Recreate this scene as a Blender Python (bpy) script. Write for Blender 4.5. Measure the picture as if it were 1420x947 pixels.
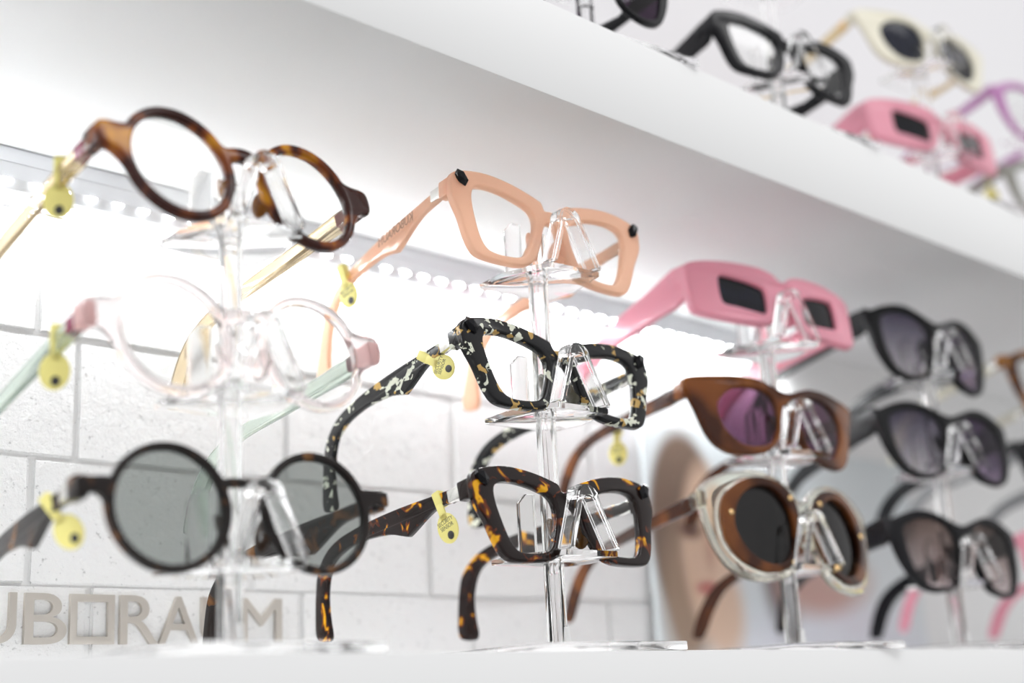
import bpy, bmesh, math, random
from mathutils import Matrix, Vector
for o in list(bpy.data.objects): bpy.data.objects.remove(o)
SC = bpy.context.scene
COL = SC.collection
random.seed(7)

# ---------------------------------------------------------------- camera
F = 1972.0; ROLL = 0.05; VX, VY = 2738 - 710, 890 - 473
ax = Vector((VX, VY, F)).normalized()                       # shelf direction, camera coords (right, down, forward)
tr_ = math.tan(ROLL)
az = Vector((-tr_, -1, (VY + VX * tr_) / F)).normalized()
ay = az.cross(ax)
if ay.z < 0: ay = -ay
cam_d = bpy.data.cameras.new('camera'); cam = bpy.data.objects.new('camera', cam_d); COL.objects.link(cam)
right = Vector((ax.x, ay.x, az.x)); down = Vector((ax.y, ay.y, az.y)); fwd = Vector((ax.z, ay.z, az.z))
m = Matrix((right, -down, -fwd)).transposed().to_4x4()
m.translation = Vector((0, -0.465, -0.028))
cam.matrix_world = m
cam_d.sensor_width = 36; cam_d.lens = F / 1420 * 36
cam_d.dof.use_dof = True; cam_d.dof.focus_distance = 0.735; cam_d.dof.aperture_fstop = 3.3
cam_d.clip_start = 0.01
SC.camera = cam

# ---------------------------------------------------------------- world, lights, exposure
w = bpy.data.worlds.new('shop_ambient'); SC.world = w; w.use_nodes = True
w.node_tree.nodes['Background'].inputs[0].default_value = (1.0, 0.998, 1.0, 1)
w.node_tree.nodes['Background'].inputs[1].default_value = 0.93
def area(name, loc, rot, sx, sy, power, color=(1, 1, 1)):
    d = bpy.data.lights.new(name, 'AREA'); d.shape = 'RECTANGLE'; d.size = sx; d.size_y = sy; d.energy = power; d.color = color
    o = bpy.data.objects.new(name, d); COL.objects.link(o); o.location = loc; o.rotation_euler = rot
    return o
area('shop_ceiling_light', (0.8, -1.3, 2.1), (math.radians(28), 0, 0), 2.4, 0.5, 16)
SC.view_settings.view_transform = 'Standard'; SC.view_settings.look = 'None'
SC.view_settings.exposure = 0.0; SC.view_settings.gamma = 1
SC.view_settings.use_curve_mapping = False
SC.cycles.max_bounces = 40; SC.cycles.transmission_bounces = 36; SC.cycles.transparent_max_bounces = 32
SC.cycles.glossy_bounces = 6; SC.cycles.diffuse_bounces = 5
SC.cycles.use_denoising = True
SC.cycles.sample_clamp_indirect = 6

# ---------------------------------------------------------------- materials
def new_mat(name):
    mt = bpy.data.materials.new(name); mt.use_nodes = True
    nt = mt.node_tree; b = nt.nodes['Principled BSDF']
    return mt, nt, b
def plain(name, col, rough=0.4, metal=0.0, trans=0.0, ior=1.49, coat=0.0, emit=None, es=0):
    mt, nt, b = new_mat(name)
    b.inputs['Base Color'].default_value = (*col, 1); b.inputs['Roughness'].default_value = rough
    b.inputs['Metallic'].default_value = metal; b.inputs['Transmission Weight'].default_value = trans
    b.inputs['IOR'].default_value = ior; b.inputs['Coat Weight'].default_value = coat
    if emit: b.inputs['Emission Color'].default_value = (*emit, 1); b.inputs['Emission Strength'].default_value = es
    return mt
def node(nt, t, **kw):
    n = nt.nodes.new(t)
    for k, v in kw.items():
        if k.startswith('i_'): n.inputs[k[2:].replace('_', ' ')].default_value = v
        else: setattr(n, k, v)
    return n
def coords(nt, scale=(1, 1, 1), loc=(0, 0, 0)):
    tc = node(nt, 'ShaderNodeTexCoord'); mp = node(nt, 'ShaderNodeMapping')
    mp.inputs['Scale'].default_value = scale; mp.inputs['Location'].default_value = loc
    nt.links.new(tc.outputs['Object'], mp.inputs['Vector']); return mp.outputs[0]
def ramp(nt, fac, stops, interp='LINEAR'):
    r = node(nt, 'ShaderNodeValToRGB'); cr = r.color_ramp; cr.interpolation = interp
    while len(cr.elements) > 1: cr.elements.remove(cr.elements[-1])
    cr.elements[0].position = stops[0][0]; cr.elements[0].color = (*stops[0][1], 1)
    for p, c in stops[1:]:
        e = cr.elements.new(p); e.color = (*c, 1)
    nt.links.new(fac, r.inputs[0]); return r.outputs[0]
def tortoise(name, stops, scale=60, loc=(0, 0, 0), rough=0.12, detail=2.0, dist=0.6, trans=0.0):
    mt, nt, b = new_mat(name)
    v = coords(nt, (1, 1, 1), loc)
    n = node(nt, 'ShaderNodeTexNoise'); n.inputs['Scale'].default_value = scale; n.inputs['Detail'].default_value = detail
    n.inputs['Distortion'].default_value = dist
    nt.links.new(v, n.inputs['Vector'])
    nt.links.new(ramp(nt, n.outputs['Fac'], stops), b.inputs['Base Color'])
    b.inputs['Roughness'].default_value = rough; b.inputs['Specular IOR Level'].default_value = 0.25
    b.inputs['Transmission Weight'].default_value = trans
    return mt
def flake(name, base, c1, c2, scale=210, loc=(0, 0, 0), thr=0.70):
    mt, nt, b = new_mat(name)
    v = coords(nt, (1, 0.7, 1), loc)
    vo = node(nt, 'ShaderNodeTexVoronoi'); vo.inputs['Scale'].default_value = scale; vo.inputs['Randomness'].default_value = 1
    nt.links.new(v, vo.inputs['Vector'])
    sep = node(nt, 'ShaderNodeSeparateColor'); nt.links.new(vo.outputs['Color'], sep.inputs[0])
    col = ramp(nt, sep.outputs[0], [(0, base), (thr, base), (thr + 0.02, c2), (thr + 0.1, c2), (thr + 0.12, c1), (1, c1)], 'CONSTANT')
    edge = node(nt, 'ShaderNodeTexNoise'); edge.inputs['Scale'].default_value = 260; nt.links.new(v, edge.inputs['Vector'])
    gt = node(nt, 'ShaderNodeMath', operation='GREATER_THAN'); gt.inputs[1].default_value = 0.50
    nt.links.new(edge.outputs['Fac'], gt.inputs[0])
    mx = node(nt, 'ShaderNodeMix', data_type='RGBA'); mx.inputs[6].default_value = (*base, 1)
    nt.links.new(gt.outputs[0], mx.inputs[0]); nt.links.new(col, mx.inputs[7])
    nt.links.new(mx.outputs[2], b.inputs['Base Color'])
    b.inputs['Roughness'].default_value = 0.12; b.inputs['Specular IOR Level'].default_value = 0.25
    return mt
def translucent(name, col, mixf=0.45, rough=0.2, tcol=None):
    mt, nt, b = new_mat(name)
    b.inputs['Base Color'].default_value = (*col, 1); b.inputs['Roughness'].default_value = rough; b.inputs['Coat Weight'].default_value = 0.4
    t = node(nt, 'ShaderNodeBsdfTranslucent'); t.inputs[0].default_value = (*(tcol or col), 1)
    mx = node(nt, 'ShaderNodeMixShader'); mx.inputs[0].default_value = mixf
    nt.links.new(b.outputs[0], mx.inputs[1]); nt.links.new(t.outputs[0], mx.inputs[2])
    nt.links.new(mx.outputs[0], nt.nodes['Material Output'].inputs[0]); return mt
def lens_mat(name, tint, tint2=None, gloss=1.0, rough=0.0, grad=(-0.045, 0.005)):
    """thin lens: tinted transparency plus Fresnel reflection; tint2 = colour at the lower rim for gradient tints"""
    mt = bpy.data.materials.new(name); mt.use_nodes = True; nt = mt.node_tree; nt.nodes.clear()
    out = node(nt, 'ShaderNodeOutputMaterial'); tr = node(nt, 'ShaderNodeBsdfTransparent'); gl = node(nt, 'ShaderNodeBsdfGlossy')
    gl.inputs['Roughness'].default_value = rough
    lw = node(nt, 'ShaderNodeLayerWeight'); lw.inputs[0].default_value = 0.5
    pw = node(nt, 'ShaderNodeMath', operation='POWER'); pw.inputs[1].default_value = 5.0; nt.links.new(lw.outputs['Facing'], pw.inputs[0])
    mu = node(nt, 'ShaderNodeMath', operation='MULTIPLY_ADD'); mu.inputs[1].default_value = 0.6 * gloss; mu.inputs[2].default_value = 0.025 * gloss
    nt.links.new(pw.outputs[0], mu.inputs[0])
    if tint2:
        sx = node(nt, 'ShaderNodeSeparateXYZ'); nt.links.new(coords(nt), sx.inputs[0])
        mr = node(nt, 'ShaderNodeMapRange'); mr.inputs['From Min'].default_value = grad[0]; mr.inputs['From Max'].default_value = grad[1]
        nt.links.new(sx.outputs[2], mr.inputs[0])
        nt.links.new(ramp(nt, mr.outputs[0], [(0, tint2), (1, tint)]), tr.inputs[0])
    else: tr.inputs[0].default_value = (*tint, 1)
    mx = node(nt, 'ShaderNodeMixShader')
    nt.links.new(mu.outputs[0], mx.inputs[0]); nt.links.new(tr.outputs[0], mx.inputs[1]); nt.links.new(gl.outputs[0], mx.inputs[2])
    nt.links.new(mx.outputs[0], out.inputs[0]); return mt

M = {}
def bumpy_wall(name, col, scale, strength, dist):
    mt, nt, b = new_mat(name)
    b.inputs['Base Color'].default_value = (*col, 1); b.inputs['Roughness'].default_value = 0.75
    n = node(nt, 'ShaderNodeTexNoise'); n.inputs['Scale'].default_value = scale; n.inputs['Detail'].default_value = 6; n.inputs['Roughness'].default_value = 0.7
    nt.links.new(coords(nt), n.inputs['Vector'])
    n2 = node(nt, 'ShaderNodeTexNoise'); n2.inputs['Scale'].default_value = scale * 0.22; n2.inputs['Detail'].default_value = 3
    nt.links.new(coords(nt), n2.inputs['Vector'])
    ad = node(nt, 'ShaderNodeMath', operation='ADD'); nt.links.new(n.outputs['Fac'], ad.inputs[0]); nt.links.new(n2.outputs['Fac'], ad.inputs[1])
    bp = node(nt, 'ShaderNodeBump'); bp.inputs['Strength'].default_value = strength; bp.inputs['Distance'].default_value = dist
    nt.links.new(ad.outputs[0], bp.inputs['Height']); nt.links.new(bp.outputs[0], b.inputs['Normal'])
    # chipped grey pits in the paint
    n3 = node(nt, 'ShaderNodeTexNoise'); n3.inputs['Scale'].default_value = scale * 1.3; n3.inputs['Detail'].default_value = 5
    nt.links.new(coords(nt, (1, 1, 1), (3, 1, 2)), n3.inputs['Vector'])
    nt.links.new(ramp(nt, n3.outputs['Fac'], [(0.0, (0.5, 0.5, 0.5)), (0.28, (0.55, 0.55, 0.55)), (0.36, col), (1, col)]), b.inputs['Base Color'])
    return mt
M['brick'] = bumpy_wall('painted_brick', (0.85, 0.85, 0.85), 260, 0.9, 0.0016)
M['mortar'] = bumpy_wall('painted_mortar', (0.83, 0.83, 0.83), 420, 0.6, 0.001)
M['wall'] = plain('white_wall', (0.82, 0.81, 0.83), 0.7)
M['shelf'] = plain('white_laminate', (0.88, 0.882, 0.885), 0.45)
M['acrylic_plate'] = plain('clear_acrylic_sheet', (1, 1, 1), 0.0, trans=1.0, ior=1.16)
M['acrylic'] = plain('clear_acrylic', (1, 1, 1), 0.0, trans=1.0, ior=1.47)
M['white'] = plain('white_plastic', (0.9, 0.9, 0.9), 0.4)
M['alu'] = plain('brushed_aluminium', (0.72, 0.73, 0.75), 0.35, 0.8)
M['steel'] = plain('polished_steel', (0.8, 0.79, 0.76), 0.22, 1.0)
M['gold'] = plain('gold', (0.9, 0.62, 0.3), 0.2, 1.0)
M['led'] = plain('led_diode', (1, 1, 1), 0.5, emit=(0.95, 0.98, 1.0), es=60)
M['black'] = plain('black_acetate', (0.008, 0.008, 0.010), 0.12)
M['satin_black'] = plain('satin_black_acetate', (0.010, 0.0105, 0.012), 0.28)
M['tag'] = plain('yellow_tag', (0.86, 0.78, 0.26), 0.5)
for _k in ('black', 'satin_black'): M[_k].node_tree.nodes['Principled BSDF'].inputs['Specular IOR Level'].default_value = 0.2
M['ink'] = plain('black_ink', (0.03, 0.03, 0.03), 0.6)
M['grey_ink'] = plain('engraving', (0.42, 0.25, 0.17), 0.5)
M['tort_amber'] = tortoise('amber_tortoise', [(0, (0.02, 0.005, 0.004)), (0.47, (0.04, 0.009, 0.005)), (0.54, (0.20, 0.045, 0.006)), (0.62, (0.60, 0.25, 0.006)), (1, (0.80, 0.42, 0.01))], 38, (0.2, 0, 0.1))
M['tort_dark'] = tortoise('dark_tortoise', [(0, (0.008, 0.006, 0.006)), (0.56, (0.012, 0.008, 0.007)), (0.62, (0.10, 0.04, 0.012)), (0.7, (0.16, 0.07, 0.02)), (1, (0.25, 0.12, 0.03))], 70, (0.5, 0.2, 0))
M['tort_gold'] = tortoise('gold_fleck_tortoise', [(0, (0.008, 0.005, 0.005)), (0.56, (0.014, 0.007, 0.006)), (0.62, (0.15, 0.03, 0.006)), (0.66, (0.75, 0.36, 0.01)), (1, (0.9, 0.55, 0.03))], 75, (0.1, 0.7, 0.4), dist=1.2)
M['flake'] = flake('cream_flake_acetate', (0.010, 0.010, 0.011), (0.70, 0.72, 0.60), (0.50, 0.32, 0.10))
M['flake_temple'] = flake('cream_flake_temple', (0.010, 0.010, 0.011), (0.70, 0.72, 0.60), (0.50, 0.32, 0.10), 170, (0.31, 0.2, 0.4), 0.52)
M['peach'] = translucent('peach_acetate', (0.95, 0.66, 0.50), 0.5, 0.14, (1.0, 0.76, 0.60))
M['pink'] = translucent('pink_acetate', (0.93, 0.42, 0.53), 0.30, 0.25, (0.95, 0.5, 0.6))
M['brown'] = tortoise('brown_crystal', [(0, (0.02, 0.006, 0.003)), (0.45, (0.05, 0.014, 0.005)), (0.58, (0.17, 0.052, 0.012)), (1, (0.45, 0.16, 0.03))], 26, (0, 0, 0), 0.12)
M['brown_dark'] = tortoise('brown_acetate', [(0, (0.02, 0.006, 0.003)), (0.5, (0.045, 0.014, 0.006)), (0.62, (0.14, 0.045, 0.012)), (1, (0.25, 0.085, 0.02))], 34, (0.3, 0, 0), 0.12)
M['champagne'] = plain('champagne_crystal', (1.0, 0.82, 0.55), 0.05, trans=0.92)
M['crystal_pink'] = plain('pale_pink_crystal', (1.0, 0.93, 0.93), 0.05, trans=0.95, ior=1.35)
M['pink_tip'] = translucent('rose_crystal', (0.95, 0.68, 0.66), 0.5, 0.15)
M['crystal_green'] = plain('pale_green_crystal', (0.86, 0.97, 0.88), 0.05, trans=0.9, ior=1.4)
M['crystal_yellow'] = plain('pale_yellow_crystal', (1.0, 0.98, 0.86), 0.04, trans=0.95, ior=1.4)
M['burgundy'] = plain('burgundy_plastic', (0.22, 0.015, 0.06), 0.2)
M['cream'] = plain('cream_acetate', (0.80, 0.76, 0.62), 0.3)
M['gold_temple'] = plain('pale_gold', (0.78, 0.62, 0.36), 0.35, 0.5)
M['purple'] = translucent('purple_acetate', (0.62, 0.28, 0.58), 0.3)
M['orange'] = plain('burnt_orange', (0.60, 0.17, 0.03), 0.25)
M['olive'] = plain('grey_olive', (0.25, 0.25, 0.22), 0.35)
M['grey'] = translucent('grey_crystal', (0.45, 0.46, 0.47), 0.4)
M['havana'] = tortoise('havana', [(0, (0.03, 0.012, 0.008)), (0.45, (0.09, 0.03, 0.012)), (0.6, (0.42, 0.17, 0.03)), (1, (0.55, 0.25, 0.05))], 40, (0.7, 0, 0.3))
M['l_clear'] = lens_mat('clear_lens', (0.975, 0.98, 0.975))
M['l_smoke'] = lens_mat('smoke_lens', (0.62, 0.64, 0.63))
M['l_navy'] = lens_mat('navy_lens', (0.06, 0.062, 0.088), gloss=1.2)
M['l_purple'] = lens_mat('purple_lens', (0.40, 0.27, 0.36), (0.30, 0.17, 0.26), gloss=1.3)
M['l_dark'] = lens_mat('dark_lens', (0.10, 0.088, 0.086), gloss=1.6)
M['l_grad'] = lens_mat('grey_gradient_lens', (0.26, 0.24, 0.32), (0.82, 0.80, 0.82))
M['l_gradp'] = lens_mat('violet_gradient_lens', (0.20, 0.14, 0.24), (0.55, 0.48, 0.58))
M['l_gradb'] = lens_mat('brown_gradient_lens', (0.42, 0.34, 0.31), (0.80, 0.74, 0.74))
M['l_plum'] = lens_mat('plum_lens', (0.16, 0.09, 0.17))
M['l_slate'] = lens_mat('slate_lens', (0.14, 0.15, 0.19))

# ---------------------------------------------------------------- helpers
def tag(o, label=None, cat=None, group=None, kind=None):
    if label: o['label'] = label
    if cat: o['category'] = cat
    if group: o['group'] = group
    if kind: o['kind'] = kind
    return o
def link(name, me, mat=None, parent=None):
    o = bpy.data.objects.new(name, me); COL.objects.link(o)
    if mat is not None: me.materials.append(mat)
    if parent is not None: o.parent = parent
    return o
def empty(name, mat4):
    o = bpy.data.objects.new(name, None); COL.objects.link(o); o.empty_display_size = 0.02; o.matrix_world = mat4; return o
def box_bm(bm, x0, x1, y0, y1, z0, z1, mtx=None):
    vs = [bm.verts.new(Vector(p) if mtx is None else mtx @ Vector(p)) for p in
          [(x0, y0, z0), (x1, y0, z0), (x1, y1, z0), (x0, y1, z0), (x0, y0, z1), (x1, y0, z1), (x1, y1, z1), (x0, y1, z1)]]
    for f in ((0, 3, 2, 1), (4, 5, 6, 7), (0, 1, 5, 4), (1, 2, 6, 5), (2, 3, 7, 6), (3, 0, 4, 7)): bm.faces.new([vs[i] for i in f])
def bm_mesh(bm, name, bevel=0.0, seg=2, smooth=True):
    if bevel > 0:
        bmesh.ops.bevel(bm, geom=bm.edges[:] , offset=bevel, segments=seg, profile=0.5, affect='EDGES')
    bmesh.ops.recalc_face_normals(bm, faces=bm.faces[:])
    me = bpy.data.meshes.new(name); bm.to_mesh(me); bm.free()
    if smooth:
        me.polygons.foreach_set('use_smooth', [True] * len(me.polygons)); me.set_sharp_from_angle(angle=math.radians(35))
    return me
def box(name, x0, x1, y0, y1, z0, z1, mat, parent=None, bevel=0.0, mtx=None, seg=2):
    bm = bmesh.new(); box_bm(bm, x0, x1, y0, y1, z0, z1, mtx)
    return link(name, bm_mesh(bm, name, bevel, seg), mat, parent)
def spline(pts, n=4, closed=True):
    out = []; N = len(pts)
    for i in range(N if closed else N - 1):
        p0, p1, p2, p3 = [Vector(pts[(i + j) % N] if closed else pts[max(0, min(N - 1, i + j))]) for j in (-1, 0, 1, 2)]
        for s in range(n):
            t = s / n
            out.append(0.5 * ((2 * p1) + (p2 - p0) * t + (2 * p0 - 5 * p1 + 4 * p2 - p3) * t * t + (3 * p1 - p0 - 3 * p2 + p3) * t ** 3))
    if not closed: out.append(Vector(pts[-1]))
    return out
MM = 0.001
def sheet(name, loops, depth, bevel, seg=2):
    """2D outline (mm) with holes -> bevelled slab mesh, in curve space: x, y outline, z thickness"""
    cu = bpy.data.curves.new(name, 'CURVE'); cu.dimensions = '2D'; cu.fill_mode = 'BOTH'
    cu.extrude = max(depth / 2 - bevel, 0.0001); cu.bevel_depth = bevel; cu.bevel_resolution = seg; cu.offset = -bevel
    for lp in loops:
        sp = cu.splines.new('POLY'); sp.points.add(len(lp) - 1)
        for p, q in zip(sp.points, lp): p.co = (q[0] * MM, q[1] * MM, 0, 1)
        sp.use_cyclic_u = True
    ob = bpy.data.objects.new(name, cu); COL.objects.link(ob)
    dg = bpy.context.evaluated_depsgraph_get(); dg.update()
    me = bpy.data.meshes.new_from_object(ob.evaluated_get(dg))
    bpy.data.objects.remove(ob); bpy.data.curves.remove(cu)
    me.materials.clear()
    bm = bmesh.new(); bm.from_mesh(me); bmesh.ops.remove_doubles(bm, verts=bm.verts[:], dist=2e-5)
    bm.to_mesh(me); bm.free()
    me.name = name
    me.polygons.foreach_set('use_smooth', [True] * len(me.polygons)); me.set_sharp_from_angle(angle=math.radians(32))
    return me
def mirror_half(half): return list(half) + [(-x, y) for x, y in reversed(half) if x > 0.01]

# ---------------------------------------------------------------- the setting: wall, shelves, bricks
X0, X1 = -0.6, 2.6
WY = 0.245
tag(box('wall_back', X0, X1, WY, WY + 0.05, -0.4, 1.1, M['mortar']), kind='structure')
wall = bpy.data.objects['wall_back']
tag(box('floor', -4, 6, -4, 2, -1.36, -1.3, plain('shop_floor', (0.30, 0.305, 0.30), 0.5)), kind='structure')
tag(box('shelf_lower', X0, X1, 0.0, WY, -0.055, 0.0, M['shelf'], bevel=0.0006), 'thick white shelf carrying the eyewear stands below the lit brick wall', 'shelf')
tag(box('shelf_upper', X0, X1, 0.0, WY, 0.286, 0.341, M['shelf'], bevel=0.0006), 'thick white upper shelf above the light strip, with more eyewear on top', 'shelf')
box('upper_panel', X0, X1, WY - 0.004, WY + 0.002, 0.341, 1.1, M['wall'], wall)
# painted bricks: running bond, one mesh per variant shared between bricks
def brick_mesh(i):
    bm = bmesh.new(); box_bm(bm, 0, 0.1375, -0.0015, 0.004, 0, 0.0658)
    bmesh.ops.bevel(bm, geom=bm.edges[:], offset=0.0010, segments=2, affect='EDGES')
    rr = random.Random(i)
    for v in bm.verts: v.co += Vector((rr.uniform(-.0006, .0006), rr.uniform(-.0004, .0004), rr.uniform(-.0006, .0006)))
    return bm_mesh(bm, 'brick')
bricks = [brick_mesh(i) for i in range(4)]
for me in bricks: me.materials.append(M['brick'])
course0 = 0.0495; k = 0
for row in range(-1, 4):
    z = course0 + row * 0.0683
    off = (0.3525 if row % 2 == 0 else 0.3775) - 0.1405 * 4
    if row == -1: off = 0.3885 - 0.1405 * 4
    if row == -1: zz, = (z,)
    for c in range(0, 9):
        x = off + c * 0.1405
        if x > 0.99: continue
        o = bpy.data.objects.new('brick', bricks[k % 4]); COL.objects.link(o); o.parent = wall
        o.location = (x + random.uniform(-.0008, .0008), WY - 0.0005 + random.uniform(-.0006, .0006), z + 0.0015); k += 1
        if row == -1: o.scale.z = 0.75; o.location.z = 0.0005
        if row == 3: o.scale.z = 0.45

# ---------------------------------------------------------------- light strip under the upper shelf
st = empty('light_strip', Matrix.Translation((0.4, 0.226, 0.286)))
tag(st, 'aluminium LED strip running along the wall under the upper shelf', 'light strip')
SX0, SX1 = -0.45, 1.06
bm = bmesh.new()
prof = [(0.233, 0.2855), (0.233, 0.268), (0.2375, 0.2625), (0.2435, 0.2625), (0.2435, 0.2855)]
for a in (SX0, SX1): pass
va = [bm.verts.new((SX0, y, z)) for y, z in prof]; vb = [bm.verts.new((SX1, y, z)) for y, z in prof]
for i in range(5): bm.faces.new((va[i], va[(i + 1) % 5], vb[(i + 1) % 5], vb[i]))
bm.faces.new(va); bm.faces.new(vb[::-1])
o = link('profile', bm_mesh(bm, 'profile', smooth=False), M['alu'], st); o.matrix_parent_inverse = st.matrix_world.inverted()
box('cover_ridge', SX0, SX1, 0.2322, 0.2332, 0.277, 0.2785, M['alu'], st).matrix_parent_inverse = st.matrix_world.inverted()
bm = bmesh.new(); bmesh.ops.create_cone(bm, cap_ends=True, segments=14, radius1=0.0029, radius2=0.0024, depth=0.0012)
dm = bm_mesh(bm, 'diode'); dm.materials.append(M['led'])
n = int((SX1 - SX0) / 0.0167)
for i in range(n):
    o = bpy.data.objects.new('diode', dm); COL.objects.link(o); o.parent = st; o.matrix_parent_inverse = st.matrix_world.inverted()
    o.matrix_basis = Matrix.Translation((SX0 + 0.008 + i * 0.0167, 0.2337, 0.2672)) @ Matrix.Rotation(math.radians(50), 4, 'X') @ Matrix.Rotation(math.pi, 4, 'X')
lt = area('strip_glow', ((SX0 + SX1) / 2, 0.231, 0.262), (math.radians(12), 0, 0), SX1 - SX0, 0.006, 2.7, (0.97, 0.99, 1.0))
lt.parent = st; lt.matrix_parent_inverse = st.matrix_world.inverted()

# ---------------------------------------------------------------- steel letters on the wall
sg = empty('wall_lettering', Matrix.Translation((0.42, 0.2405, 0.0195)))
tag(sg, 'brushed steel capital letters fixed low on the white brick wall', 'lettering')
def text_mesh(txt, name, extrude=0.0, bev=0.0):
    cu = bpy.data.curves.new(name, 'FONT'); cu.body = txt; cu.extrude = extrude; cu.bevel_depth = bev; cu.size = 1
    ob = bpy.data.objects.new(name, cu); COL.objects.link(ob)
    dg = bpy.context.evaluated_depsgraph_get(); dg.update()
    me = bpy.data.meshes.new_from_object(ob.evaluated_get(dg)); bpy.data.objects.remove(ob); bpy.data.curves.remove(cu)
    me.materials.clear(); me.name = name
    return me
def fit_text(me, x0, x1, z0, z1, y0, y1):
    """text in XY -> upright box, reading towards -Y"""
    xs = [v.co.x for v in me.vertices]; ys = [v.co.y for v in me.vertices]; zs = [v.co.z for v in me.vertices]
    ax_, bx, ay_, by, az_, bz = min(xs), max(xs), min(ys), max(ys), min(zs), max(zs)
    for v in me.vertices:
        v.co = Vector((x0 + (v.co.x - ax_) / (bx - ax_) * (x1 - x0), y1 - (v.co.z - az_) / max(bz - az_, 1e-9) * (y1 - y0), z0 + (v.co.y - ay_) / (by - ay_) * (z1 - z0)))
M['sign'] = tortoise('brushed_nickel', [(0, (0.50, 0.465, 0.42)), (1, (0.64, 0.60, 0.55))], 30, (0, 0, 0), 0.38, 3)
M['sign'].node_tree.nodes['Principled BSDF'].inputs['Metallic'].default_value = 0.7
for ch, a, b in (('K', .2935, .3165), ('U', .3205, .3445), ('B', .349, .3725), ('O', .3745, .4005), ('R', .404, .4275), ('A', .428, .4535), ('U', .4555, .4775), ('M', .482, .5110)):
    if ch == 'O':
        me = sheet('letter', [[(a / MM, 19.5), (b / MM, 19.5), (b / MM, 45.8), (a / MM, 45.8)], [(a / MM + 4, 23.5), (b / MM - 4, 23.5), (b / MM - 4, 41.8), (a / MM + 4, 41.8)]], 0.0024, 0.0001, 1)
        me.transform(Matrix(((1, 0, 0, 0), (0, 0, -1, 0.2418), (0, 1, 0, 0), (0, 0, 0, 1))))
    else:
        me = text_mesh(ch, 'letter', 0.5); fit_text(me, a, b, 0.0195, 0.0458, 0.2406, 0.243)
    o = link('letter', me, M['sign'], sg); o.matrix_parent_inverse = sg.matrix_world.inverted()

# ---------------------------------------------------------------- portrait print standing against the wall
def poster_mat():
    mt, nt, b = new_mat('portrait_print'); b.inputs['Roughness'].default_value = 0.35
    v = coords(nt)
    def blob(cx, cz, rx, rz, soft, rot=0.0):
        mp = node(nt, 'ShaderNodeMapping'); mp.vector_type = 'TEXTURE'
        mp.inputs['Location'].default_value = (cx, 0, cz); mp.inputs['Rotation'].default_value = (0, rot, 0); mp.inputs['Scale'].default_value = (rx, 1e3, rz)
        nt.links.new(v, mp.inputs[0]); ln = node(nt, 'ShaderNodeVectorMath', operation='LENGTH'); nt.links.new(mp.outputs[0], ln.inputs[0])
        mr = node(nt, 'ShaderNodeMapRange'); mr.inputs['From Min'].default_value = 1 + soft; mr.inputs['From Max'].default_value = 1 - soft
        nt.links.new(ln.outputs['Value'], mr.inputs[0]); return mr.outputs[0]
    cur = None
    def over(col, fac):
        nonlocal cur
        mx = node(nt, 'ShaderNodeMix', data_type='RGBA'); nt.links.new(fac, mx.inputs[0])
        if cur is None: mx.inputs[6].default_value = (0.66, 0.71, 0.73, 1)
        else: nt.links.new(cur, mx.inputs[6])
        mx.inputs[7].default_value = (*col, 1); cur = mx.outputs[2]
    # coordinates in metres, print's own lower left corner = 0,0
    over((0.70, 0.72, 0.78), blob(0.25, 0.0, 0.17, 0.055, 0.25))      # pale clothing
    over((0.17, 0.115, 0.085), blob(0.047, 0.105, 0.046, 0.083, 0.10))  # hair
    over((0.30, 0.21, 0.15), blob(0.040, 0.055, 0.030, 0.060, 0.35, 0.1))   # hair falling to the shoulder
    over((0.60, 0.42, 0.31), blob(0.070, 0.095, 0.032, 0.066, 0.18, 0.08))   # face
    over((0.66, 0.48, 0.36), blob(0.082, 0.045, 0.028, 0.040, 0.35))
    over((0.11, 0.05, 0.035), blob(0.050, 0.108, 0.014, 0.007, 0.5))    # eye
    over((0.11, 0.05, 0.035), blob(0.086, 0.108, 0.010, 0.007, 0.5))
    over((0.24, 0.13, 0.09), blob(0.050, 0.121, 0.016, 0.004, 0.5))    # brow
    over((0.48, 0.30, 0.22), blob(0.072, 0.090, 0.006, 0.014, 0.6))    # nose
    over((0.42, 0.15, 0.13), blob(0.068, 0.062, 0.016, 0.006, 0.4))    # mouth
    over((0.10, 0.085, 0.09), blob(0.168, 0.085, 0.026, 0.055, 0.35))  # dark strand
    over((0.52, 0.33, 0.28), blob(0.235, 0.070, 0.070, 0.026, 0.35, -0.1))   # shoulder
    nt.links.new(cur, b.inputs['Base Color']); return mt
pp = box('portrait_print', 0, 0.40, 0, 0.004, 0, 0.19, poster_mat(), bevel=0.0005)
pp.location = (0.853, WY - 0.0125, 0.0); pp.rotation_euler = (math.radians(-1.2), 0, 0)
tag(pp, 'portrait photograph print with pale blue background leaning on the wall behind the brown sunglasses', 'poster')

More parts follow.
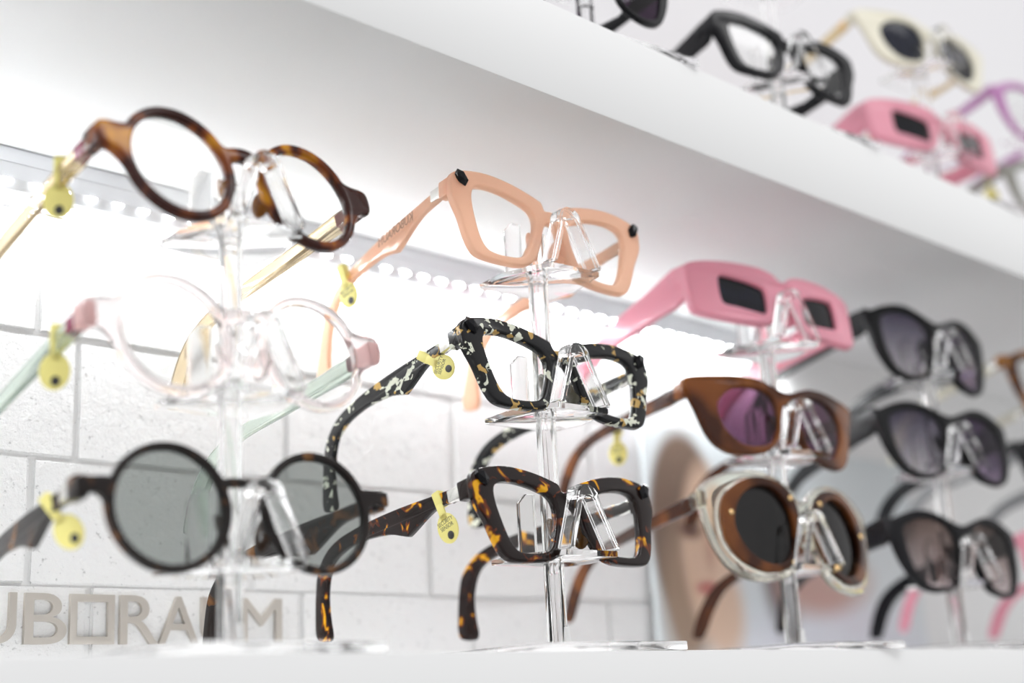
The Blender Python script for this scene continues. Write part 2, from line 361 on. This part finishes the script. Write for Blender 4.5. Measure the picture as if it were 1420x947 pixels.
# ---------------------------------------------------------------- clear acrylic stands
def nose_mesh():
    """arched nose rest: outer and inner arch, extruded back, top leaning to the wall"""
    outer = []; inner = []
    N = 28
    for i in range(N + 1):
        t = i / N; a = math.pi * (1 - t)
        def arch(wb, wt, h):
            # straight flanks into a round top
            c = math.cos(a); s = math.sin(a)
            if s < 0.75:
                u = s / 0.75; x = (wb + (wt - wb) * u) * (1 if c > 0 else -1); z = (h - wt * 0.9) * u
            else:
                ang = math.acos(max(-1, min(1, c / math.sqrt(1 - 0.75 ** 2)))); x = wt * math.cos(ang); z = h - wt * 0.9 + wt * 0.9 * math.sin(ang)
            return x, z
        outer.append(arch(0.0185, 0.0075, 0.034)); inner.append(arch(0.0140, 0.0042, 0.0275))
    bm = bmesh.new()
    def ring(y, sh):
        f = lambda p, inn: bm.verts.new((p[0] * (1.0 if not sh else 0.97), y + p[1] * 0.10, p[1]))
        return [f(p, 0) for p in outer], [f(p, 1) for p in inner]
    fo, fi = ring(0.0, 0); bo, bi = ring(0.010, 1)
    for i in range(N):
        bm.faces.new((fo[i], fo[i + 1], fi[i + 1], fi[i])); bm.faces.new((bo[i], bi[i], bi[i + 1], bo[i + 1]))
        bm.faces.new((fo[i], bo[i], bo[i + 1], fo[i + 1])); bm.faces.new((fi[i], fi[i + 1], bi[i + 1], bi[i]))
    for q in (0, N): bm.faces.new((fo[q], fi[q], bi[q], bo[q]))
    bmesh.ops.recalc_face_normals(bm, faces=bm.faces[:])
    eds = [e for e in bm.edges if len(e.link_faces) == 2 and e.calc_face_angle(0) > 0.9]
    bmesh.ops.bevel(bm, geom=eds, offset=0.0009, segments=2, affect='EDGES')
    return bm_mesh(bm, 'nose_rest')
def plate_mesh():
    me = sheet('tier_plate', [[(-18, 20), (18, 20), (27, 50), (24, 72), (-24, 72), (-27, 50)]], 0.0032, 0.0006, 1)
    return me
def tab_mesh():
    me = sheet('support_tab', [[(-6, 0), (5, 0), (5, 33), (-1, 33), (-6, 28)]], 0.003, 0.0005, 1)
    me.transform(Matrix(((1, 0, 0, 0), (0, 0, -1, 0), (0, 1, 0, 0), (0, 0, 0, 1)))); return me
NOSE, PLATE, TAB = nose_mesh(), plate_mesh(), tab_mesh()
NOSE.materials.append(M['acrylic'])
for me in (PLATE, TAB): me.materials.append(M['acrylic_plate'])
TIERS = (0.0500, 0.1255, 0.2015)
def make_stand(loc, rz, label, tiers=TIERS, group='clear acrylic stands on the lower shelf'):
    s = empty('eyewear_stand', Matrix.Translation(loc) @ Matrix.Rotation(rz, 4, 'Z'))
    tag(s, label, 'display stand', group)
    top = tiers[-1] + 0.028
    box('base_plate', -0.047, 0.047, -0.047, 0.053, 0.0002, 0.0047, M['acrylic'], s, 0.0005)
    box('post', -0.004, 0.004, -0.004, 0.004, 0.0047, top, M['acrylic'], s, 0.0006)
    bm = bmesh.new(); bmesh.ops.create_cone(bm, cap_ends=True, segments=16, radius1=0.0022, radius2=0.0014, depth=0.010)
    o = link('screw', bm_mesh(bm, 'screw'), M['white'], s); o.location = (0, -0.0075, 0.0097)
    for z in tiers:
        for nm, me, lc in (('tier_plate', PLATE, (0, -0.05, z)), ('nose_rest', NOSE, (0, -0.033, z + 0.0016)), ('support_tab', TAB, (-0.011, 0.0065, z + 0.0016))):
            o = bpy.data.objects.new(nm, me); COL.objects.link(o); o.parent = s; o.location = lc
            if nm == 'tier_plate': o.rotation_euler = (0, 0, 0)
    return s
SY = 0.05
make_stand((0.346, SY, 0), 0.0, 'clear acrylic stand holding the three round glasses', (.0375, .1105, .184))
make_stand((0.5465, SY, 0), math.radians(-5), 'clear acrylic stand holding the three angular thick-rimmed glasses')
make_stand((0.760, SY, 0), math.radians(-11), 'clear acrylic stand with pink rectangular sunglasses on its top tier', (.0505, .1215, .1935))
make_stand((0.969, SY, 0), math.radians(-14), 'clear acrylic stand holding three black-fronted sunglasses', (.0475, .1290, .2010))
make_stand((1.185, SY, 0), math.radians(-14), 'clear acrylic stand at the far end beyond the black sunglasses')

# ---------------------------------------------------------------- glasses
def arc(cx, cy, r, a0, a1, n):
    return [(cx + r * math.cos(math.radians(a0 + (a1 - a0) * i / n)), cy + r * math.sin(math.radians(a0 + (a1 - a0) * i / n))) for i in range(n + 1)]
SHAPES = {}
SHAPES['angular'] = dict(outer=[(0, 0), (4.5, -.4), (5.5, 1.5), (6.8, 4), (10, 5.3), (19, 8), (28, 10), (38, 11.3), (47, 11.4), (57, 10), (64, 7.6), (66.6, 4), (67, -4), (66.3, -9), (64, -15), (61.5, -21), (59, -30), (56.5, -37), (53.5, -42), (49.5, -44.4), (43, -45.2), (34, -45.2), (25.5, -44.6), (19.7, -43), (15, -39.8), (12, -35.5), (9.5, -29.5), (7.7, -22), (6.2, -14.5), (4, -10.5), (0, -9)],
    hole=[(53, -1), (49, 2.2), (42, 3.2), (33.4, 2.6), (24.6, .7), (18, -1.6), (14, -4.3), (12, -9), (12.3, -15.6), (14, -22.5), (16.8, -29.6), (19.8, -35.3), (24.7, -38.6), (33.7, -39.8), (40.3, -39.6), (44.5, -38.2), (47.5, -34.5), (50, -28), (52, -19), (53.6, -9)])
SHAPES['angular'] = {k_: [(x, z * (0.86 if z < 0 else 1)) for x, z in v_] for k_, v_ in SHAPES['angular'].items()}
SHAPES['round'] = dict(outer=[(0, 2.5), (5, 1.8), (9, .6)] + arc(35, -14, 28, 146, 30, 14) + [(64, -1), (70, -1.2), (73.5, -3), (74.5, -9), (73, -14), (68, -15.5), (64, -19)] + arc(35, -14, 28, -18, -194, 18) + [(6, -6), (3, -4.6), (0, -4)],
    hole=arc(35, -14, 23.6, 0, 352, 40))
SHAPES['round_slim'] = dict(outer=[(0, 1.6), (7, 1.6), (10, 1)] + arc(35, -12, 27.6, 148, 26, 14) + [(63, 0), (72.5, -.6), (74, -1.5), (74, -6.5), (72.5, -7.5), (66, -7.5), (63, -10)] + arc(35, -12, 27.6, -4, -196, 20) + [(7, -2.6), (0, -2.4)],
    hole=arc(35, -12, 24, 0, 352, 40))
SHAPES['rect'] = dict(outer=[(0, 0), (4, 1), (7, 4), (14, 6.5), (24, 7.8), (40, 8.5), (56, 8), (66, 6.5), (70, 4), (71, -2), (70.5, -14), (69.5, -25), (67, -29.5), (60, -32), (44, -34.5), (28, -35.5), (17, -34.5), (12, -31), (8, -23), (5, -15), (0, -12)],
    hole=[(18, -8), (26, -5.6), (40, -2.9), (47, -2.4), (49.3, -4.5), (50, -12), (49.5, -20.5), (47.5, -23.4), (42, -24.3), (28, -26.6), (20, -27.4), (17, -25.5), (16, -18), (16.2, -10.5)])
SHAPES['cat'] = dict(outer=[(0, 1), (6, 2), (14, 5), (24, 7.5), (38, 8.2), (55, 7), (69, 5.5), (73.5, 2.5), (72, -4), (67, -15), (61, -31), (54, -40), (44, -44), (30, -43.4), (18, -39.5), (11, -32), (7, -20), (4, -10), (0, -7)],
    hole=[(53, -14), (49, -6.5), (41, -1), (29, 1), (17, -1), (10.8, -8), (9.6, -18), (12, -29), (18, -35), (30, -38), (41, -35.5), (50, -26)])
SHAPES['soft'] = dict(outer=[(0, 0), (5, 1), (10, 3), (18, 6.5), (27, 9.5), (36, 10), (46, 8), (56, 4), (61, 1), (62, -6), (60, -16), (57, -28), (52, -39), (46, -47), (37, -51), (27, -51), (18, -48), (12, -42), (9, -33), (6.5, -22), (4, -12), (0, -9)],
    hole=[(51, -6), (45, 0), (34, 3.5), (22, 3), (13, -2), (8.8, -10), (9.2, -23), (12, -36), (18, -45), (28, -47.6), (38, -46.5), (45, -41), (50, -27)])
SHAPES['butterfly'] = dict(outer=[(0, 1), (5, 4), (10, 9), (20, 15), (36, 18), (54, 15), (67, 9), (73, 2), (72, -12), (68, -30), (60, -45), (48, -52), (34, -53), (20, -50), (11, -42), (7, -28), (4, -14), (0, -8)],
    ring=[(63, -14), (59, 0), (48, 9), (36, 13), (20, 11), (10, 3), (6.5, -11), (8.5, -29), (15, -41), (29, -48), (43, -47), (54, -41), (61, -30)],
    hole=[(54, -12), (48, 0), (36, 7), (24, 6), (15, -3), (11.5, -15), (13, -29), (20, -39), (31, -43), (42, -40), (50, -32), (54.5, -22)])
# temple side outlines (back distance y, height z) in mm
TEMPLES = {
 'blade': [(13, 3), (20, 3.6), (36, 4), (63, 5), (90, 5), (110, 4), (125, 2), (137, -2.5), (147, -11), (152, -22), (156, -36), (157.5, -44), (155.5, -48.5), (147, -50.5), (143.5, -47.5), (143.5, -38), (142, -26), (137, -15), (130, -8.5), (118, -5), (107, -4), (96, -4), (75, -6.5), (61, -11), (56.5, -11), (40, -5), (30, -3), (13, -2.6)],
 'straight': [(12, 4), (40, 4), (80, 3.6), (110, 2), (128, -1), (143, -8), (155, -20), (163, -34), (162, -38), (156, -39), (150, -33), (143, -23), (133, -13), (122, -7.5), (105, -4.4), (75, -4.6), (40, -5), (12, -5)],
 'wide': [(9, 5), (30, 6), (60, 5.5), (95, 3.5), (120, 0), (138, -7), (150, -19), (158, -34), (157, -38), (150, -39), (145, -33), (137, -22), (127, -14), (112, -9.5), (85, -9.5), (55, -11), (30, -12), (9, -12)],
 'slab': [(8, 6), (40, 6), (80, 4.5), (110, 1), (130, -6), (146, -18), (152, -26), (148, -30), (140, -27), (126, -19), (108, -13.5), (80, -13.5), (40, -16), (8, -17)],
}
def wrap(me, kk, dy=0.0):
    for v in me.vertices: v.co.y += kk * v.co.x ** 2 + dy
def front_mesh(name, loops, depth, bevel, kk, dy=0.0):
    me = sheet(name, loops, depth, bevel, 3)
    me.transform(Matrix(((1, 0, 0, 0), (0, 0, -1, depth / 2), (0, 1, 0, 0), (0, 0, 0, 1))))
    wrap(me, kk, dy); return me
def lens_mesh(pts, kk, y0, th=0.0016, grow=0.5):
    cx = sum(p[0] for p in pts) / len(pts); cy = sum(p[1] for p in pts) / len(pts)
    bm = bmesh.new(); N = len(pts); kz = 1.1
    def P(x, z, dy):
        return (x * MM, kk * (x * MM) ** 2 + kz * ((z - cy) * MM) ** 2 * 0.6 + y0 + dy, z * MM)
    sides = []
    for dy in (0, th):
        rings = []
        for t in (1.0, 0.8, 0.6, 0.4, 0.2):
            rings.append([bm.verts.new(P(cx + (x - cx) * (t + (grow / 25 if t == 1 else 0)), cy + (y - cy) * (t + (grow / 25 if t == 1 else 0)), dy)) for x, y in pts])
        c = bm.verts.new(P(cx, cy, dy))
        for a in range(4):
            for i in range(N): bm.faces.new((rings[a][i], rings[a][(i + 1) % N], rings[a + 1][(i + 1) % N], rings[a + 1][i]))
        for i in range(N): bm.faces.new((rings[4][i], rings[4][(i + 1) % N], c))
        sides.append(rings[0])
    for i in range(N): bm.faces.new((sides[0][i], sides[1][i], sides[1][(i + 1) % N], sides[0][(i + 1) % N]))
    return bm_mesh(bm, 'lens')
def temple_mesh(kind, side, wx, zt, splay, thick, droop):
    me = sheet('temple', [spline(TEMPLES[kind], 3)], thick, min(0.0009, thick * 0.3), 2)
    me.transform(Matrix(((0, 0, 1, 0), (1, 0, 0, 0), (0, 1, 0, 0), (0, 0, 0, 1))))
    for v in me.vertices:
        t = max(0.0, v.co.y) / 0.15
        v.co.x += side * (wx - splay * t ** 1.4); v.co.z += zt - math.tan(math.radians(droop)) * max(0.0, v.co.y - 0.012)
    return me
def gem_mesh():
    bm = bmesh.new(); bmesh.ops.create_icosphere(bm, subdivisions=1, radius=1)
    for v in bm.verts: v.co = Vector((v.co.x * 0.0034, v.co.y * 0.003, v.co.z * 0.0052 - 0.0008 * v.co.x))
    return bm_mesh(bm, 'corner_stud', smooth=False)
def make_glasses(name, cat, label, group, C, ypr, shape, kk, mats, temple='straight', depth=0.0048, bevel=0.0012, wx=None, zt=None, splay=0.010, tthick=0.0036, studs=None, gold_studs=False, hinge='steel', lens_y=0.0018, text=None, block=True, droop=0.0):
    sh = SHAPES[shape]; fm, tm, lm = mats[:3]
    y, p, r = [math.radians(a) for a in ypr]
    root = empty(name, Matrix.Translation(C) @ Matrix.Rotation(y, 4, 'Z') @ Matrix.Rotation(p, 4, 'X') @ Matrix.Rotation(r, 4, 'Y'))
    tag(root, label, cat, group)
    outer = spline(mirror_half(sh['outer']), 3)
    hole = spline(sh['hole'], 3) if len(sh['hole']) < 30 else [Vector(q) for q in sh['hole']]
    holel = [Vector((-q.x, q.y)) for q in reversed(hole)]
    if 'ring' in sh:
        rg = spline(sh['ring'], 3); rgl = [Vector((-q.x, q.y)) for q in reversed(rg)]
        inr = [Vector((q.x * 0.97 + 1.0, q.y * 0.97 - .4)) for q in rg]; inl = [Vector((-q.x, q.y)) for q in reversed(inr)]
        link('frame_front', front_mesh('frame_front', [outer, inr, inl], depth, bevel, kk), fm, root)
        for a, b in ((rg, hole), (rgl, holel)):
            link('rim', front_mesh('rim', [a, b], 0.0045, 0.001, kk, -0.0022), mats[3], root)
    else:
        link('frame_front', front_mesh('frame_front', [outer, hole, holel], depth, bevel, kk), fm, root)
    for hl in (holel, hole):
        lmat = lm if not isinstance(lm, tuple) else lm[0 if hl is holel else 1]
        link('lens', lens_mesh([(q.x, q.y) for q in hl], kk, lens_y), lmat, root)
    ends = max(q[0] for q in sh['outer'])
    wx = (ends - 3.0) * MM if wx is None else wx; zt = 0.0 if zt is None else zt
    yw = kk * wx * wx
    for sd in (-1, 1):
        t = link('temple', temple_mesh(temple, sd, wx, zt, splay, tthick, droop), tm, root); t.location.y = yw
        if block:
            box('end_block', sd * wx - 0.0028, sd * wx + 0.0028, yw + 0.003, yw + 0.0125, zt - 0.005, zt + 0.005, mats[4] if len(mats) > 4 else fm, root, 0.001)
        hm = M[hinge]
        box('hinge', sd * wx - 0.0020, sd * wx + 0.0020, yw + 0.0115, yw + 0.021, zt - 0.0028, zt + 0.0036, hm, t, 0.0004).matrix_parent_inverse = Matrix.Translation((0, -yw, 0))
        if studs:
            g = link('corner_stud', gem_mesh(), M['black'], root); g.location = (sd * studs[0] * MM, kk * (studs[0] * MM) ** 2 - 0.0008, studs[1] * MM); g.rotation_euler = (0, sd * 0.5, 0)
        if gold_studs:
            for gx, gz in ((57, -12), (13, 1), (17, -41)):
                bm = bmesh.new(); bmesh.ops.create_uvsphere(bm, u_segments=12, v_segments=8, radius=0.0019)
                g = link('stud', bm_mesh(bm, 'stud'), M['gold'], root); g.location = (sd * gx * MM, kk * (gx * MM) ** 2 - 0.0024, gz * MM); g.scale.y = 0.6
        # nose pads moulded on the inner rims
        bm = bmesh.new(); bmesh.ops.create_uvsphere(bm, u_segments=12, v_segments=8, radius=1)
        g = link('nose_pad', bm_mesh(bm, 'nose_pad'), fm, root); g.scale = (0.0018, 0.0052, 0.0085); g.location = (sd * 0.0098, depth + 0.0015, -0.021); g.rotation_euler = (0, sd * 0.28, sd * 0.35)
    if text:
        me = text_mesh(text, 'engraving', 0.001); fit_text(me, 0, 0.034, 0, 0.0055, 0, 0.0003)
        mt = Matrix(((0, 1, 0, -wx - tthick / 2 - 0.0002), (1, 0, 0, 0.038 + yw), (0, 0, 1, zt - 0.0038), (0, 0, 0, 1)))
        me.transform(mt)
        for v in me.vertices: v.co.z -= math.tan(math.radians(droop)) * max(0.0, v.co.y - yw - 0.012)
        link('engraving', me, M['grey_ink'], root)
    return root
GA = 'glasses on the acrylic stands'
def at(C, ypr, local):
    y, p, r = [math.radians(a) for a in ypr]
    return (Matrix.Translation(C) @ Matrix.Rotation(y, 4, 'Z') @ Matrix.Rotation(p, 4, 'X') @ Matrix.Rotation(r, 4, 'Y')) @ Vector(local)
def make_tag(loc, label, tilt=0.0, yaw=0.0, size=0.84, printed=True, swing=0.0):
    """round security tag hanging from a temple: neck band, disc, black dot, print"""
    t = empty('security_tag', Matrix.Translation(loc) @ Matrix.Rotation(yaw, 4, 'Z') @ Matrix.Rotation(tilt, 4, 'Y') @ Matrix.Rotation(swing, 4, 'X'))
    tag(t, label, 'tag', 'yellow security tags on the temples')
    def sl(nm, pts, d, mat, dx, par):
        me = sheet(nm, [pts], d, 0.00012, 1); me.transform(Matrix(((0, 0, 1, dx), (1, 0, 0, 0), (0, 1, 0, 0), (0, 0, 0, 1)))); return link(nm, me, mat, par)
    disc = [(7.6 * math.cos(a) * size, -15 * size + 9.6 * math.sin(a) * size) for a in [i * math.pi / 18 for i in range(36)]]
    d = sl('disc', disc, 0.0007, M['tag'], 0, t)
    sl('neck', [(-2.2, -8), (2.2, -8), (2.2, 1), (-2.2, 1)], 0.0007, M['tag'], 0, t)
    bm = bmesh.new(); box_bm(bm, -0.0028, 0.0028, -0.0026, 0.0026, -0.0042, 0.0042)
    link('loop', bm_mesh(bm, 'loop', 0.0008), M['tag'], t).location = (0.0025, 0, 0.004)
    for sx in (-1, 1):
        dot = [(2.3 * math.cos(a) * size - 0.5, (-20 + 2.6 * math.sin(a)) * size) for a in [i * math.pi / 10 for i in range(20)]]
        sl('dot', dot, 0.0002 + 0.0001, M['ink'], sx * 0.0005, d)
        if printed:
            for j, (wd, zz) in enumerate((('SECURITY', -10.0), ('SENSOR', -12.8))):
                me = text_mesh(wd, 'print', 0.001); fit_text(me, -0.0050 + j * 0.0008, 0.0050 - j * 0.0008, zz * MM, (zz + 2.2) * MM, 0, 0.0001)
                # readable from the -X side (sx=-1): local x runs back (+y) to front
                me.transform(Matrix(((0, 1, 0, sx * 0.0004), (sx, 0, 0, 0), (0, 0, 1, 0), (0, 0, 0, 1)))); link('print', me, M['ink'], d)
    return t

GL = {}
def glasses(key, nm, cat, label, group, C, ypr, shape, kk, mats, **kw):
    GL[key] = (C, ypr, kw.get('droop', 0.0)); return make_glasses(nm, cat, label, group, C, ypr, shape, kk, mats, **kw)
g1 = 'glasses on the lower shelf'
glasses('A1', 'eyeglasses', 'glasses', 'round amber tortoiseshell eyeglasses with pale gold temples, topmost of the round pairs', g1, (.3431, .0348, .2223), (2, -14.5, -1), 'round', .3, (M['tort_amber'], M['champagne'], M['l_clear']), temple='straight', depth=.0056, bevel=.0018, zt=-.008, hinge='burgundy')
glasses('A2', 'eyeglasses', 'glasses', 'round clear pale pink crystal eyeglasses with pale green temples', g1, (.3437, .035, .1475), (-2, -11, -1), 'round', .3, (M['crystal_pink'], M['crystal_green'], M['l_clear'], None, M['pink_tip']), temple='straight', depth=.0056, bevel=.0018, zt=-.008, hinge='burgundy')
glasses('A3', 'sunglasses', 'glasses', 'round dark tortoiseshell glasses with smoke grey lenses', g1, (.3444, .0352, .0733), (-5, -7.4, -.8), 'round_slim', .3, (M['tort_dark'], M['tort_dark'], M['l_smoke']), temple='blade', depth=.005, bevel=.0014, zt=-.004)
glasses('B1', 'eyeglasses', 'glasses', 'thick angular peach eyeglasses with black corner studs', g1, (.5448, .035, .2387), (-6.5, -5, 4), 'angular', .3, (M['peach'], M['peach'], M['l_clear']), temple='blade', depth=.0056, bevel=.0016, studs=(61, 4), text='KUBORAUM', droop=5)
glasses('B2', 'eyeglasses', 'glasses', 'thick angular black eyeglasses speckled with cream flakes', g1, (.5460, .035, .1601), (-4, -13, 2), 'angular', .3, (M['flake'], M['flake_temple'], M['l_clear']), temple='blade', depth=.0056, bevel=.0016, studs=(61, 4), droop=-4)
glasses('B3', 'eyeglasses', 'glasses', 'thick angular black eyeglasses flecked with golden tortoiseshell', g1, (.5457, .035, .0837), (-1, -11, -.6), 'angular', .3, (M['tort_gold'], M['tort_gold'], M['l_clear']), temple='blade', depth=.0056, bevel=.0016, studs=(61, 4), droop=-4.5)
glasses('C1', 'sunglasses', 'sunglasses', 'pink rectangular sunglasses with small navy lenses above the brown cat-eye pair', g1, (.7647, .035, .2388), (-12, -12, 5), 'rect', 2.6, (M['pink'], M['pink'], M['l_navy']), temple='slab', depth=.0075, bevel=.002, lens_y=.003, tthick=.0045, hinge='pink', splay=.004)
glasses('C2', 'sunglasses', 'sunglasses', 'translucent brown cat-eye sunglasses with purple lenses', g1, (.7590, .0362, .1626), (-11, -5, 4), 'cat', 2.8, (M['brown'], M['brown_dark'], M['l_purple']), temple='straight', depth=.006, bevel=.0018, zt=-.003, hinge='brown_dark')
glasses('C3', 'sunglasses', 'sunglasses', 'clear crystal sunglasses with brown inner rims and gold studs', g1, (.7640, .0361, .0923), (-9, -9, 6), 'butterfly', 2.8, (M['crystal_yellow'], M['brown_dark'], M['l_dark'], M['brown_dark']), temple='straight', depth=.006, bevel=.0015, zt=-.002, gold_studs=True, hinge='brown_dark')
glasses('D1', 'sunglasses', 'sunglasses', 'chunky black sunglasses with grey gradient lenses, topmost of the black pairs', g1, (.9698, .0369, .2440), (-12, -9, 6), 'soft', 2.8, (M['satin_black'], M['satin_black'], (M['l_grad'], M['l_gradp'])), temple='wide', depth=.007, bevel=.0022, tthick=.005, hinge='satin_black')
glasses('D2', 'sunglasses', 'sunglasses', 'chunky black sunglasses with violet tinted gradient lenses in the middle of the black pairs', g1, (.9688, .035, .1718), (-19, -13, 4), 'soft', 2.6, (M['satin_black'], M['satin_black'], (M['l_grad'], M['l_gradp'])), temple='wide', depth=.007, bevel=.0022, tthick=.005, hinge='satin_black')
glasses('D3', 'sunglasses', 'sunglasses', 'glossy black sunglasses with brown gradient lenses and havana temple tips', g1, (.9685, .0359, .0905), (-16, -11, 4), 'soft', 2.6, (M['black'], M['black'], (M['l_gradb'], M['l_gradb'])), temple='wide', depth=.007, bevel=.0022, tthick=.005, hinge='black')
# the stand at the far end: only temples reach into view
glasses('E1', 'eyeglasses', 'glasses', 'pale brown crystal glasses on the top tier of the far end stand', g1, (1.183, .036, .2400), (-14, -9, 4), 'soft', 2.0, (M['havana'], M['cream'], M['l_clear']), temple='straight')
glasses('E2', 'sunglasses', 'sunglasses', 'black and grey sunglasses on the middle tier of the far end stand', g1, (1.183, .036, .1660), (-14, -9, 4), 'soft', 2.0, (M['satin_black'], M['grey'], M['l_grad']), temple='wide', hinge='satin_black')
glasses('E3', 'sunglasses', 'sunglasses', 'pink glasses on the bottom tier of the far end stand', g1, (1.183, .036, .0880), (-14, -9, 4), 'rect', 2.0, (M['pink'], M['pink'], M['l_navy']), temple='straight', hinge='pink')
# ---- upper shelf
UZ = 0.341
g2 = 'glasses on the upper shelf'
for x, lb in ((0.602, 'clear acrylic stand at the front edge of the upper shelf holding plum sunglasses'), (0.806, 'clear acrylic stand on the upper shelf holding black clear-lensed glasses'), (1.022, 'clear acrylic stand on the upper shelf holding pink and cream sunglasses'), (1.235, 'clear acrylic stand at the far end of the upper shelf')):
    make_stand((x, SY, UZ), math.radians(-8), lb, TIERS[:2], 'clear acrylic stands on the upper shelf')
glasses('U1', 'sunglasses', 'sunglasses', 'black sunglasses with plum lenses at the near end of the upper shelf', g2, (.600, .035, UZ + .088), (-12, -8, 3), 'soft', 2.4, (M['black'], M['black'], M['l_plum']), temple='wide', hinge='black')
glasses('U2', 'eyeglasses', 'glasses', 'thick black eyeglasses with clear lenses on the upper shelf', g2, (.804, .035, UZ + .084), (-12, -10, 4), 'angular', 1.0, (M['black'], M['black'], M['l_clear']), temple='wide', hinge='black', depth=.006)
glasses('U3', 'sunglasses', 'sunglasses', 'pink rectangular sunglasses standing on the upper shelf', g2, (1.020, .035, UZ + .084), (-14, -10, 5), 'rect', 2.4, (M['pink'], M['pink'], M['l_navy']), temple='slab', depth=.0075, bevel=.002, tthick=.0045, hinge='pink')
glasses('U4', 'sunglasses', 'sunglasses', 'cream sunglasses with slate lenses and gold temples above the upper pink pair', g2, (1.020, .035, UZ + .162), (-14, -9, 5), 'cat', 2.0, (M['cream'], M['gold_temple'], M['l_slate']), temple='straight', hinge='gold')
glasses('U5', 'eyeglasses', 'glasses', 'grey olive glasses at the far end of the upper shelf', g2, (1.233, .035, UZ + .084), (-14, -9, 4), 'soft', 2.0, (M['olive'], M['olive'], M['l_clear']), temple='straight', hinge='olive')
glasses('U6', 'eyeglasses', 'glasses', 'purple glasses on the second tier at the far end of the upper shelf', g2, (1.233, .035, UZ + .162), (-14, -9, 4), 'soft', 2.0, (M['purple'], M['purple'], M['l_clear']), temple='straight', hinge='purple')
# ---- security tags, hung on the temples
def tag_on(key, local, label, **kw):
    C, ypr, dr = GL[key]; l = list(local); l[2] -= math.tan(math.radians(dr)) * (l[1] - 12)
    make_tag(at(C, ypr, tuple(c * MM for c in l)), label, **kw)
tag_on('A1', (-71, 38, -7), 'yellow security tag on the pale gold temple of the amber round glasses', yaw=0.9, printed=False)
tag_on('A2', (-71, 36, -8), 'yellow security tag on the pale green temple', yaw=0.9, printed=False)
tag_on('A3', (-71, 34, -6), 'yellow security tag on the temple of the smoke lens round glasses', yaw=0.5, swing=-0.7, printed=False)
tag_on('B1', (-63, 116, -1), 'printed yellow security tag hanging from the peach temple', yaw=0.2, swing=-0.35)
tag_on('B2', (-65, 34, -2), 'printed yellow security tag on the cream-flaked temple', yaw=0.1, swing=-1.05)
tag_on('B3', (-65, 30, -3), 'printed yellow security tag on the golden tortoiseshell temple', yaw=0.15, swing=-0.4)
tag_on('C2', (-62, 100, -8), 'yellow security tag hanging from the brown cat-eye temple', yaw=0.4)
tag_on('D3', (-56, 60, -10), 'yellow security tag behind the glossy black sunglasses', yaw=0.6, printed=False)
tag_on('U5', (-58, 30, -4), 'yellow security tag on the grey olive temple of the upper shelf', yaw=0.6, printed=False)
